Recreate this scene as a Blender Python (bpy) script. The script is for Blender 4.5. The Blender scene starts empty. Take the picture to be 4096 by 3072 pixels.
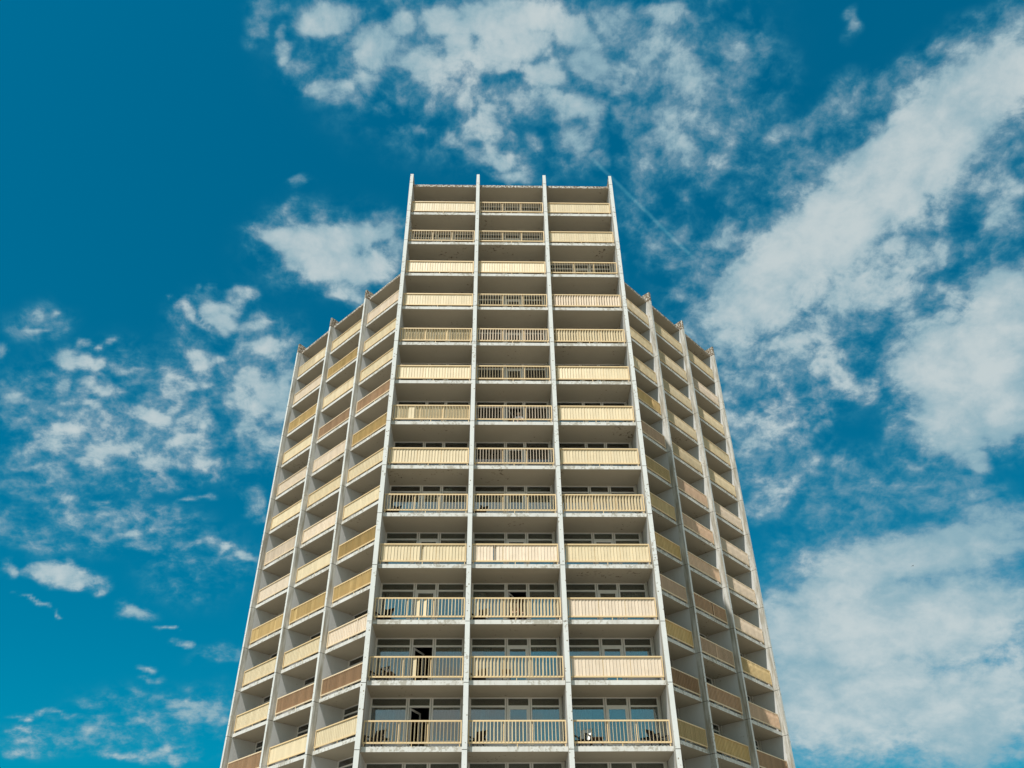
import bpy, bmesh, math, random
from mathutils import Vector, Matrix
random.seed(7)
R = math.radians
sc = bpy.context.scene
COL = sc.collection

# ------------------------------------------------------------------ camera numbers
CAM = Vector((-1.12443, -38.1153, -43.81299))
YAW, PITCH, ROLL, FPX = 0.02709, 0.65876, -0.01059, 3484.54
def cam_basis():
    cy, sy, cp, sp = math.cos(YAW), math.sin(YAW), math.cos(PITCH), math.sin(PITCH)
    f = Vector((sy*cp, cy*cp, sp)); r = Vector((cy, -sy, 0)); u = r.cross(f)
    cr, sr = math.cos(ROLL), math.sin(ROLL)
    return cr*r + sr*u, -sr*r + cr*u, f
CR, CU, CF = cam_basis()

# ------------------------------------------------------------------ tower numbers
H = 2.8                      # storey height, soffit to soffit
def Z(k): return -H*k        # underside of the balcony slab of storey k (k=-1 is the roof)
GROUND = -45.5
SLAB_Y, SLAB_T = 0.355, 0.205
WALL_Y = 2.03
ROOM_Y = 6.3
TH = R(46.1)
SPW = 4.5713

# ------------------------------------------------------------------ materials
def mat(name):
    m = bpy.data.materials.new(name); m.use_nodes = True
    return m, m.node_tree.nodes, m.node_tree.links, m.node_tree.nodes['Principled BSDF']
def N(ns, t, **k):
    n = ns.new(t)
    for a, b in k.items(): setattr(n, a, b)
    return n
def ramp(ns, stops):
    r = ns.new('ShaderNodeValToRGB'); e = r.color_ramp.elements
    e[0].position, e[0].color = stops[0][0], stops[0][1]
    e[1].position, e[1].color = stops[1][0], stops[1][1]
    for p, c in stops[2:]:
        x = e.new(p); x.color = c
    return r
def mixc(ns, ls, fac, a, b, blend='MIX'):
    m = N(ns, 'ShaderNodeMix', data_type='RGBA', blend_type=blend)
    for s, v in ((0, fac), (6, a), (7, b)):
        if hasattr(v, 'is_output') or isinstance(v, bpy.types.NodeSocket): ls.new(v, m.inputs[s])
        else: m.inputs[s].default_value = v
    return m.outputs[2]
def g(v): return (v, v, v, 1)
def noise(ns, ls, vec, scale, detail=6, rough=.6):
    n = N(ns, 'ShaderNodeTexNoise'); n.inputs['Scale'].default_value = scale
    n.inputs['Detail'].default_value = detail; n.inputs['Roughness'].default_value = rough
    ls.new(vec, n.inputs['Vector']); return n.outputs['Fac']
def vmul(ns, ls, vec, xyz):
    m = N(ns, 'ShaderNodeVectorMath', operation='MULTIPLY'); ls.new(vec, m.inputs[0]); m.inputs[1].default_value = xyz
    return m.outputs[0]

def concrete(name, base, dirt=(.30, .26, .19, 1), chip=(.38, .35, .30, 1), chips=.5, stains=.5, holes=0., lichen=0., chip_scale=5., streak=.3, bump=.15, smin=.5):
    """weathered painted concrete: broad blotches, streaks, flaked patches, drilled-looking holes"""
    m, ns, ls, b = mat(name)
    pos = N(ns, 'ShaderNodeNewGeometry').outputs['Position']
    n1 = noise(ns, ls, pos, .9, 5, .6)
    r1 = ramp(ns, [(.35, g(0)), (.75, g(1))]); ls.new(n1, r1.inputs[0])
    f1 = N(ns, 'ShaderNodeMath', operation='MULTIPLY'); ls.new(r1.outputs[0], f1.inputs[0]); f1.inputs[1].default_value = stains*.45
    c = mixc(ns, ls, f1.outputs[0], base, tuple(x*.62 for x in base[:3])+(1,))
    n2 = noise(ns, ls, vmul(ns, ls, pos, (3.2, 3.2, .35)), 1.6, 4, .55)
    r2 = ramp(ns, [(smin, g(0)), (smin+.22, g(1))]); ls.new(n2, r2.inputs[0])
    f2 = N(ns, 'ShaderNodeMath', operation='MULTIPLY'); ls.new(r2.outputs[0], f2.inputs[0]); f2.inputs[1].default_value = streak
    c = mixc(ns, ls, f2.outputs[0], c, dirt)
    n3 = noise(ns, ls, pos, chip_scale, 8, .68)
    n4 = noise(ns, ls, pos, .55, 3, .5)
    add = N(ns, 'ShaderNodeMath', operation='MULTIPLY_ADD'); ls.new(n4, add.inputs[0]); add.inputs[1].default_value = .55; ls.new(n3, add.inputs[2])
    t = .98 - chips*.105
    r3 = ramp(ns, [(min(.99, t), g(0)), (min(1., t+.07), g(1))]); ls.new(add.outputs[0], r3.inputs[0])
    c = mixc(ns, ls, r3.outputs[0], c, chip)
    if holes:
        v = N(ns, 'ShaderNodeTexVoronoi'); v.inputs['Scale'].default_value = 4.2; ls.new(pos, v.inputs['Vector'])
        r4 = ramp(ns, [(.0, g(1)), (.16*holes, g(1)), (.16*holes+.05, g(0))]); ls.new(v.outputs['Distance'], r4.inputs[0])
        c = mixc(ns, ls, r4.outputs[0], c, (.20, .165, .11, 1))
    if lichen:
        n5 = noise(ns, ls, pos, 9, 8, .7)
        r5 = ramp(ns, [(.52-.1*lichen, g(0)), (.60-.1*lichen, g(1))]); ls.new(n5, r5.inputs[0])
        c = mixc(ns, ls, r5.outputs[0], c, (.13, .085, .045, 1))
    ls.new(c, b.inputs['Base Color']); b.inputs['Roughness'].default_value = .85
    b.inputs['Specular IOR Level'].default_value = .25
    bp = N(ns, 'ShaderNodeBump'); bp.inputs['Strength'].default_value = bump; bp.inputs['Distance'].default_value = .03
    ls.new(add.outputs[0], bp.inputs['Height']); ls.new(bp.outputs[0], b.inputs['Normal'])
    return m

M_FINFRONT = concrete('painted concrete fin edge', (.65, .665, .65, 1), chips=1.05, stains=.45, holes=.7, streak=.12, chip_scale=7)
M_FINSIDE = concrete('weathered concrete fin side', (.60, .59, .55, 1), chips=.9, stains=1.3, streak=.85, chip_scale=5, dirt=(.27, .24, .18, 1), smin=.40, lichen=-1.5)
M_FINWALL = concrete('smooth concrete partition', (.58, .575, .56, 1), chips=0, stains=.35, streak=.08)
M_CAP = concrete('lichened concrete cap', (.60, .57, .50, 1), chips=1.5, stains=.8, lichen=.95, streak=.4, chip_scale=8)
M_FASCIA = concrete('peeling slab edge', (.64, .635, .605, 1), chips=1.75, stains=.7, streak=.35, chip_scale=6.5, chip=(.39, .37, .32, 1))
M_ROOFEDGE = concrete('dirty roof edge', (.60, .57, .52, 1), chips=1.7, stains=.9, lichen=.6, streak=.5, chip_scale=8)
M_SOFFIT = concrete('beige soffit paint', (.42, .375, .295, 1), chips=.45, stains=.35, streak=.06, chip=(.10, .075, .05, 1), chip_scale=5, bump=.05)
M_FLOOR = concrete('balcony floor screed', (.36, .35, .34, 1), chips=.2, stains=.5)
M_CORE = concrete('rear concrete wall', (.55, .54, .51, 1), chips=.2, stains=.6)
M_JOINT, _, _, b = mat('dark open joint'); b.inputs['Base Color'].default_value = (.03, .028, .025, 1); b.inputs['Roughness'].default_value = .9

def paint(name, col, var=.10, rough=.45, dirt=.25):
    m, ns, ls, b = mat(name)
    geo = N(ns, 'ShaderNodeNewGeometry'); oi = N(ns, 'ShaderNodeObjectInfo')
    mr = N(ns, 'ShaderNodeMapRange'); ls.new(geo.outputs['Random Per Island'], mr.inputs[0]); mr.inputs[3].default_value = 1-var; mr.inputs[4].default_value = 1.0
    mo = N(ns, 'ShaderNodeMapRange'); ls.new(oi.outputs['Random'], mo.inputs[0]); mo.inputs[3].default_value = 1-var; mo.inputs[4].default_value = 1.03
    mu = N(ns, 'ShaderNodeMath', operation='MULTIPLY'); ls.new(mr.outputs[0], mu.inputs[0]); ls.new(mo.outputs[0], mu.inputs[1])
    vm = N(ns, 'ShaderNodeVectorMath', operation='SCALE'); vm.inputs[0].default_value = col; ls.new(mu.outputs[0], vm.inputs['Scale'])
    n = noise(ns, ls, geo.outputs['Position'], 2.2, 6, .6)
    r = ramp(ns, [(.5, g(0)), (.75, g(dirt))]); ls.new(n, r.inputs[0])
    c = mixc(ns, ls, r.outputs[0], vm.outputs[0], (col[0]*.6, col[1]*.55, col[2]*.45, 1))
    ls.new(c, b.inputs['Base Color']); b.inputs['Roughness'].default_value = rough
    b.inputs['Specular IOR Level'].default_value = .3
    return m
M_RAIL = paint('yellow railing paint', (.77, .58, .33))
M_RAILP = paint('pale pink railing paint', (.78, .62, .42))
SLATS = {'Y': paint('cream yellow slat', (.75, .625, .415)),
         'P': paint('pink cream slat', (.79, .66, .515)),
        'T': paint('shade toned pink slat', (.72, .52, .36)), 'N': paint('shade toned yellow slat', (.72, .55, .29)),  # pink cream and cream yellow with the right wing's shade put into the colour
         'B': paint('brown slat', (.52, .335, .20), .16),
         'M': paint('mustard slat', (.64, .455, .20), .14)}
M_FRAME = paint('grey white window frame', (.70, .69, .67), .04, .5, .15)
M_PANEL = paint('pale window spandrel', (.62, .61, .62), .06, .5, .15)
M_PIPE = paint('grey drain pipe', (.50, .49, .45), .05)
M_DARK = paint('black plastic', (.012, .012, .013), .2, .5)
M_WHITE = paint('white cloth', (.80, .80, .80), .05, .8, .1)
M_WOOD = paint('dark stained wood', (.06, .035, .02), .3, .6)
M_BRACKET = paint('pale bracket', (.75, .70, .62), .1)

def simple(name, col, rough=.7):
    m, ns, ls, b = mat(name)
    pos = N(ns, 'ShaderNodeNewGeometry').outputs['Position']
    n = noise(ns, ls, pos, 6, 4, .6)
    c = mixc(ns, ls, n, tuple(x*.85 for x in col)+(1,), tuple(min(1, x*1.12) for x in col)+(1,))
    ls.new(c, b.inputs['Base Color']); b.inputs['Roughness'].default_value = rough
    return m
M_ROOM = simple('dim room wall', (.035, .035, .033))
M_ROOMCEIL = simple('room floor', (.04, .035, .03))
M_CURT = simple('blue grey curtain cloth', (.12, .21, .24), .8)
M_SKIN = simple('skin', (.55, .33, .24), .5)
M_HAIR = simple('grey blond hair', (.42, .36, .28), .6)
M_HAIRD = simple('dark hair', (.03, .02, .015), .6)
M_SHIRTW = simple('black and white top', (.6, .6, .6), .8)
M_SHIRTB = simple('rust brown top', (.28, .09, .03), .8)
M_TROUS = simple('dark trousers', (.02, .02, .03), .8)
M_BIRD = simple('dark plumage', (.02, .02, .025), .8)
M_PAVE, ns, ls, b = mat('pale paving')
pos = N(ns, 'ShaderNodeNewGeometry').outputs['Position']
br = N(ns, 'ShaderNodeTexBrick'); br.inputs['Scale'].default_value = 1.0; br.inputs['Color1'].default_value = (.30, .25, .19, 1)
br.inputs['Color2'].default_value = (.26, .22, .17, 1); br.inputs['Mortar'].default_value = (.2, .18, .15, 1); ls.new(pos, br.inputs['Vector'])
c = mixc(ns, ls, noise(ns, ls, pos, .15, 6, .6), br.outputs[0], (.24, .21, .16, 1)); ls.new(c, b.inputs['Base Color']); b.inputs['Roughness'].default_value = .9

# checked towel
M_CHECK, ns, ls, b = mat('dotted cushion cloth')
pos = N(ns, 'ShaderNodeNewGeometry').outputs['Position']
ck = N(ns, 'ShaderNodeTexChecker'); ck.inputs['Scale'].default_value = 16; ck.inputs['Color1'].default_value = (.75, .72, .70, 1); ck.inputs['Color2'].default_value = (.12, .11, .12, 1)
ls.new(pos, ck.inputs['Vector']); ls.new(ck.outputs[0], b.inputs['Base Color']); b.inputs['Roughness'].default_value = .9

# window glass: thin, mirror-like at a slant, clear to the room behind
M_GLASS = bpy.data.materials.new('window glass'); M_GLASS.use_nodes = True
ns, ls = M_GLASS.node_tree.nodes, M_GLASS.node_tree.links; ns.clear()
o = N(ns, 'ShaderNodeOutputMaterial'); tr = N(ns, 'ShaderNodeBsdfTransparent'); tr.inputs[0].default_value = (.72, .80, .80, 1)
gl = N(ns, 'ShaderNodeBsdfGlossy'); gl.inputs['Roughness'].default_value = .02; gl.inputs['Color'].default_value = (.95, 1, 1, 1)
fr = N(ns, 'ShaderNodeFresnel'); fr.inputs['IOR'].default_value = 1.95
pos = N(ns, 'ShaderNodeNewGeometry').outputs['Position']
nn = noise(ns, ls, pos, .8, 2, .5); bp = N(ns, 'ShaderNodeBump'); bp.inputs['Strength'].default_value = .03; bp.inputs['Distance'].default_value = .1
ls.new(nn, bp.inputs['Height']); ls.new(bp.outputs[0], gl.inputs['Normal'])
ms = N(ns, 'ShaderNodeMixShader'); ad = N(ns, 'ShaderNodeMath', operation='MULTIPLY_ADD'); ls.new(fr.outputs[0], ad.inputs[0]); ad.inputs[1].default_value = 1.3; ad.inputs[2].default_value = .05
ls.new(ad.outputs[0], ms.inputs[0]); ls.new(tr.outputs[0], ms.inputs[1]); ls.new(gl.outputs[0], ms.inputs[2]); ls.new(ms.outputs[0], o.inputs[0])

# ------------------------------------------------------------------ mesh helpers
class MB:
    def __init__(s): s.v = []; s.f = []; s.m = []
    def box(s, x0, x1, y0, y1, z0, z1, m=0, front=None, bottom=None, side=None, top=None):
        i = len(s.v)
        s.v += [(x0,y0,z0),(x1,y0,z0),(x1,y1,z0),(x0,y1,z0),(x0,y0,z1),(x1,y0,z1),(x1,y1,z1),(x0,y1,z1)]
        q = lambda a: m if a is None else a
        for f, mm in (((0,3,2,1), q(bottom)), ((4,5,6,7), q(top)), ((0,1,5,4), q(front)), ((2,3,7,6), m), ((1,2,6,5), q(side)), ((3,0,4,7), q(side))):
            s.f.append(tuple(i+a for a in f)); s.m.append(mm)
    def obox(s, c, ax, ay, az, m=0):
        """oriented box: centre and three half-axis vectors"""
        c, ax, ay, az = map(Vector, (c, ax, ay, az)); i = len(s.v)
        for dz in (-1, 1):
            for dx, dy in ((-1,-1),(1,-1),(1,1),(-1,1)): s.v.append(tuple(c+ax*dx+ay*dy+az*dz))
        for f in ((0,3,2,1),(4,5,6,7),(0,1,5,4),(2,3,7,6),(1,2,6,5),(3,0,4,7)): s.f.append(tuple(i+a for a in f)); s.m.append(m)
    def bar(s, a, b, w, t=None, m=0):
        a, b = Vector(a), Vector(b); d = (b-a); L = d.length/2; d.normalize()
        x = d.cross(Vector((0,0,1)));  x = x.normalized() if x.length > 1e-4 else Vector((1,0,0)); y = x.cross(d)
        s.obox((a+b)/2, x*w/2, y*(t or w)/2, d*L, m)
    def tube(s, a, b, r0, r1=None, n=10, m=0):
        a, b = Vector(a), Vector(b); r1 = r0 if r1 is None else r1; d = (b-a).normalized()
        x = d.cross(Vector((0,0,1)));  x = x.normalized() if x.length > 1e-4 else Vector((1,0,0)); y = d.cross(x); i = len(s.v)
        for p, r in ((a, r0), (b, r1)):
            for k in range(n):
                t = 2*math.pi*k/n; s.v.append(tuple(p+x*math.cos(t)*r+y*math.sin(t)*r))
        for k in range(n):
            s.f.append((i+k, i+(k+1)%n, i+n+(k+1)%n, i+n+k)); s.m.append(m)
        s.f.append(tuple(i+k for k in reversed(range(n)))); s.m.append(m); s.f.append(tuple(i+n+k for k in range(n))); s.m.append(m)
    def grid(s, rows, m=0):
        i = len(s.v); w = len(rows[0])
        for r in rows: s.v += [tuple(p) for p in r]
        for a in range(len(rows)-1):
            for b in range(w-1): s.f.append((i+a*w+b, i+a*w+b+1, i+(a+1)*w+b+1, i+(a+1)*w+b)); s.m.append(m)
    def ball(s, c, rx, ry, rz, n=12, m=0):
        rows = []
        for a in range(n//2+1):
            t = math.pi*a/(n//2)
            rows.append([(c[0]+rx*math.sin(t)*math.cos(2*math.pi*b/n), c[1]+ry*math.sin(t)*math.sin(2*math.pi*b/n), c[2]+rz*math.cos(t)) for b in range(n+1)])
        s.grid(rows, m)
    def build(s, name, mats, parent=None, frame=None, smooth=False):
        me = bpy.data.meshes.new(name); me.from_pydata(s.v, [], s.f)
        for m in (mats if isinstance(mats, (list, tuple)) else [mats]): me.materials.append(m)
        me.polygons.foreach_set('material_index', s.m)
        if smooth: me.polygons.foreach_set('use_smooth', [True]*len(s.f))
        me.update(); o = bpy.data.objects.new(name, me); COL.objects.link(o)
        if parent is not None: o.parent = parent
        if frame is not None: o.matrix_local = frame
        return o
def empty(name, loc, rz=0, parent=None):
    o = bpy.data.objects.new(name, None); COL.objects.link(o); o.location = loc; o.rotation_euler = (0, 0, rz); o.empty_display_size = .3
    if parent: o.parent = parent
    return o
def tag(o, label=None, cat=None, group=None, kind=None):
    for k, v in (('label', label), ('category', cat), ('group', group), ('kind', kind)):
        if v: o[k] = v
    return o

# ------------------------------------------------------------------ the setting
gm = MB(); gm.grid([[(-3000, -3000, GROUND), (3000, -3000, GROUND)], [(-3000, 3000, GROUND), (3000, 3000, GROUND)]])
tag(gm.build('ground', M_PAVE), kind='structure')

# ------------------------------------------------------------------ the tower
TB = Vector((0, 0, GROUND))
tower = empty('apartment_tower', TB)
tag(tower, 'tall white concrete apartment tower with yellow louvred balconies and two set back wings', 'apartment tower')
INV = Matrix.Translation(-TB)
cdir = Vector((math.cos(TH), math.sin(TH), 0))
R1 = Vector((11.150, 11.4165, 0)); R3 = R1 + cdir*SPW*2; R0 = R1 - cdir*SPW
WT = .18
ldir = Vector((math.cos(TH), -math.sin(TH), 0))
L3 = Vector((-R3.x, R3.y, 0))
BL = {'C': dict(o=Vector((-1.5*4.4754, 0, 0)), a=0, w=4.4754, t=.22, n=13),
      'R': dict(o=R0 - cdir*WT/2, a=TH, w=SPW, t=WT, n=12),
      'L': dict(o=L3 + ldir*WT/2, a=-TH, w=SPW, t=WT, n=12)}
for b_ in BL.values(): b_['M'] = Matrix.Translation(b_['o']) @ Matrix.Rotation(b_['a'], 4, 'Z')
def FR(b): return INV @ BL[b]['M']

def fin(b, i, depth=ROOM_Y, extra_side=False):
    B = BL[b]; x = i*B['w']; t = B['t']/2; m = MB(); yf = .36
    for k in range(-1, 16):
        z1 = Z(k-1) if k > -1 else None
        if k == -1: continue
        zb = Z(k) if k < 15 else GROUND
        zb = max(zb, GROUND)
        m.box(x-t, x+t, 0, yf, zb+.014, z1-.014, m=1, front=0)
        m.box(x-t+.003, x+t-.003, yf, depth, zb+.006, z1-.006, m=2)
    m.box(x-t+.03, x+t-.03, .03, depth-.02, GROUND, Z(-1)-.02, m=3)
    o = m.build('fin_wall', [M_FINFRONT, M_FINSIDE, M_FINWALL, M_JOINT], tower, FR(b))
    c = MB(); r = random.Random(i*7+ord(b))
    # cap rises above the roof slab; its top is chipped and uneven
    n = 4; yd = 1.1; ztop = Z(-1)+.90
    rows_t = [(r.uniform(-.035, .01)) for _ in range(n+1)]
    i0 = len(c.v)
    for q in range(n+1):
        y = yd*q/n; zt = ztop + rows_t[q] - .02*q
        xl = x-t+r.uniform(0, .02); xr = x+t-r.uniform(0, .02)
        c.v += [(x-t, y, Z(-1)+.014), (x+t, y, Z(-1)+.014), (xr, y, zt), (xl, y, zt)]
    for q in range(n):
        a = i0+q*4; d = a+4
        for f in ((a, d, d+1, a+1), (a+1, d+1, d+2, a+2), (a+2, d+2, d+3, a+3), (a+3, d+3, d, a)): c.f.append(f); c.m.append(0)
    c.f.append((i0, i0+1, i0+2, i0+3)); c.m.append(1); e = i0+n*4; c.f.append((e+3, e+2, e+1, e)); c.m.append(0)
    c.box(x-t+.003, x+t-.003, yd, depth, Z(-1)+.01, Z(-1)+.24, m=0)
    c.build('fin_cap', [M_CAP, M_FINFRONT if b == 'C' else M_CAP], o)
for b in 'CRL':
    for i in range(4): fin(b, i)

def slab(b, k):
    B = BL[b]; m = MB(); t = B['t']/2
    for i in range(3):
        x0, x1 = i*B['w']+t-.004, (i+1)*B['w']-t+.004
        m.box(x0, x1, SLAB_Y, ROOM_Y, Z(k), Z(k)+SLAB_T, m=1, front=0, bottom=1, top=2)
        if k >= 0:   # low upstand under the window wall
            pass
    return m.build('roof_slab' if k < 0 else 'balcony_slab', [M_ROOFEDGE if k < 0 else M_FASCIA, M_SOFFIT, M_FLOOR], tower, FR(b))
for b in 'CRL':
    for k in range(-1, 15): slab(b, k)

# ---- windows: frame, three lights with a door in the middle, glass behind
def window_geo(fr, gl, dr, x0, w, k, door_open, t):
    zf = Z(k)+SLAB_T; zc = Z(k-1)
    s = w/4.4754
    X = lambda a: x0+a*s
    y0, y1 = WALL_Y, WALL_Y+.09
    l, r = x0+t/2-.004, x0+w-t/2+.004
    fr.box(l, X(.19), y0, y1, zf, zc, 0)                       # left jamb
    fr.box(X(4.18), r, y0, y1, zf, zc, 0)                      # right jamb
    fr.box(X(.19), X(4.18), y0-.004, y1, zc-.045, zc-.001, 0)        # head
    fr.box(X(.19), X(4.18), y0+.003, y1, zc-.435, zc-.358, 0)       # transom
    for a, c in ((1.72, 1.88), (2.79, 2.955)):
        fr.box(X(a), X(c), y0-.012, y1, zf, zc-.046, 0)
        fr.box(X((a+c)/2)-.008, X((a+c)/2)+.008, y0-.016, y0-.0125, zf, zc-.05, 2)
    for a, c in ((.19, 1.72), (2.955, 4.18)):                  # spandrel and sill
        fr.box(X(a), X(c), y0+.01, y1-.01, zf, zf+.64, 1)
        fr.box(X(a), X(c), y0-.006, y1, zf+.641, zf+.715, 0)
        gl.box(X(a)+.001, X(c)-.001, y0+.04, y0+.05, zf+.715, zc-.435, 0)
        gl.box(X(a)+.001, X(c)-.001, y0+.04, y0+.05, zc-.358, zc-.045, 0)
    gl.box(X(1.88)+.001, X(2.79)-.001, y0+.04, y0+.05, zc-.358, zc-.045, 0)
    a, c = X(1.88), X(2.79); zt = zc-.436
    if not door_open:
        dr.box(a+.002, a+.085, y0+.012, y1-.012, zf+.02, zt, 0); dr.box(c-.085, c-.002, y0+.012, y1-.012, zf+.02, zt, 0)
        dr.box(a+.085, c-.085, y0+.012, y1-.012, zt-.09, zt, 0); dr.box(a+.085, c-.085, y0+.016, y1-.016, zf+.02, zf+.56, 1)
        gl.box(a+.086, c-.086, y0+.04, y0+.05, zf+.561, zt-.091, 0)
        dr.box(c-.06, c-.03, y0-.03, y0+.011, zf+1.02, zf+1.16, 0)
    else:            # leaf swung into the room, hinged on the left
        ang = R(62); ux, uy = math.cos(ang), math.sin(ang); wd = c-a-.01
        h0 = Vector((a+.03, y1+.01, 0)); U = Vector((ux, uy, 0)); V = Vector((-uy, ux, 0))
        def leaf(s0, s1, z0, z1, th, mb, mi=0):
            mb.obox(h0+U*(s0+s1)/2+Vector((0, 0, (z0+z1)/2)), U*(s1-s0)/2, V*th/2, Vector((0, 0, (z1-z0)/2)), mi)
        leaf(0, .085, zf+.02, zt, .05, dr); leaf(wd-.085, wd, zf+.02, zt, .05, dr)
        leaf(.085, wd-.085, zt-.09, zt, .05, dr); leaf(.085, wd-.085, zf+.02, zf+.56, .045, dr, 1)
        leaf(.086, wd-.086, zf+.561, zt-.091, .01, gl)
OPEN = {('C', 0, 12), ('C', 0, 11), ('C', 1, 10), ('C', 1, 6)}
def make_window(b, i, k):
    B = BL[b]; fr, gl, dr = MB(), MB(), MB()
    window_geo(fr, gl, dr, i*B['w'], B['w'], k, (b, i, k) in OPEN, B['t'])
    w = fr.build('window', [M_FRAME, M_PANEL, M_JOINT], tower, FR(b))
    gl.build('glass_pane', M_GLASS, w); dr.build('balcony_door', [M_FRAME, M_PANEL], w)
REST_W = {'C': [], 'R': [], 'L': []}
for i in range(3):
    for k in range(0, 14): make_window('C', i, k)
for b in 'RL':
    for i in range(3):
        for k in range(0, 14):
            if k >= 4 and k < 13: make_window(b, i, k)
    fr, gl, dr = MB(), MB(), MB()
    for i in range(3):
        for k in (0, 1, 2, 3, 13): window_geo(fr, gl, dr, i*SPW, SPW, k, False, WT)
    w = fr.build('window', [M_FRAME, M_PANEL, M_JOINT], tower, FR(b)); tag(w, 'windows behind the top balconies', kind='stuff')
    gl.build('glass_pane', M_GLASS, w); dr.build('balcony_door', [M_FRAME, M_PANEL], w)
# plain infill for the storeys below the picture
for b in 'CRL':
    m = MB(); B = BL[b]
    for i in range(3):
        m.box(i*B['w']+B['t']/2, (i+1)*B['w']-B['t']/2, WALL_Y, WALL_Y+.15, GROUND, Z(13)-.001, 0)
    m.build('base_wall', [M_CORE], tower, FR(b))
    # room interiors: back wall closing every flat
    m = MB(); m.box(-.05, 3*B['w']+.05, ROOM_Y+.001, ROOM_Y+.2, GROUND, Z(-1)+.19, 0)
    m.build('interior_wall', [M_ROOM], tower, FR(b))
# dark lining of the rooms: side walls and ceilings inside the glass, one sheet set per block
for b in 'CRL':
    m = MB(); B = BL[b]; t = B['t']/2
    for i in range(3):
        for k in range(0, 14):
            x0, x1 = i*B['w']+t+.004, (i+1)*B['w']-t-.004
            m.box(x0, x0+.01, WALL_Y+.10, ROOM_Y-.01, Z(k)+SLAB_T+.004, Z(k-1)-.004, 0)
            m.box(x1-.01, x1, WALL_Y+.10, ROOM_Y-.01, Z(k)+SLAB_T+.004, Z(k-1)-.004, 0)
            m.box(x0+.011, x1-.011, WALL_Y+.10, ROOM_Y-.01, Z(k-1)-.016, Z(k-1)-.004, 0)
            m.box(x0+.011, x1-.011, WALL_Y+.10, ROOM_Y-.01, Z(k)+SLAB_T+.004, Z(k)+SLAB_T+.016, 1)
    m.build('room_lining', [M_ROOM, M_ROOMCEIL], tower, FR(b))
# drain pipes in the right corner of each column of balconies
for b in 'CRL':
    B = BL[b]
    for i in range(3):
        m = MB(); x = (i+1)*B['w']-B['t']/2-.085
        for k in range(0, 15):
            z0, z1 = Z(k)+SLAB_T, Z(k-1)
            m.tube((x, WALL_Y-.09, max(z0, GROUND)), (x, WALL_Y-.09, z1), .048, n=10)
            m.tube((x, WALL_Y-.09, z1-.16), (x, WALL_Y-.09, z1-.03), .062, n=10)
            m.box(x-.02, x+.02, WALL_Y-.05, WALL_Y, z1-.9, z1-.86)
        m.build('drain_pipe', M_PIPE, tower, FR(b))
# core behind the flats
def prism(pts, z0, z1, name, mt, parent):
    m = MB(); n = len(pts); m.v = [(x, y, z0) for x, y in pts]+[(x, y, z1) for x, y in pts]
    m.f = [tuple(reversed(range(n))), tuple(range(n, 2*n))]+[(i, (i+1) % n, n+(i+1) % n, n+i) for i in range(n)]; m.m = [0]*len(m.f)
    return m.build(name, mt, parent, INV.copy())
inw = Vector((-math.sin(TH), math.cos(TH), 0))
r0i = R0 + inw*(ROOM_Y+.25) - cdir*.1; r3i = R3 + inw*(ROOM_Y+.25)
prism([(-6.6, ROOM_Y+.25), (6.6, ROOM_Y+.25), (6.6, 9.0), (r0i.x, r0i.y), (r3i.x, r3i.y), (-r3i.x, r3i.y), (-r0i.x, r0i.y), (-6.6, 9.0)], GROUND, 2.97, 'core_wall', M_CORE, tower)
# flank walls that join the front block to the wings
for s in (1, -1):
    a = R0 - cdir*WT; p = [(6.78, 6.31), (6.78, a.y-(a.x-6.78)*math.tan(TH)), (a.x, a.y), (a.x-.4, a.y+.4), (6.62, 8.9), (6.62, 6.31)]
    p = [(s*x, y) for x, y in p]
    if s < 0: p = p[::-1]
    prism(p, GROUND, 2.95, 'flank_wall', M_FINWALL, tower)

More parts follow.
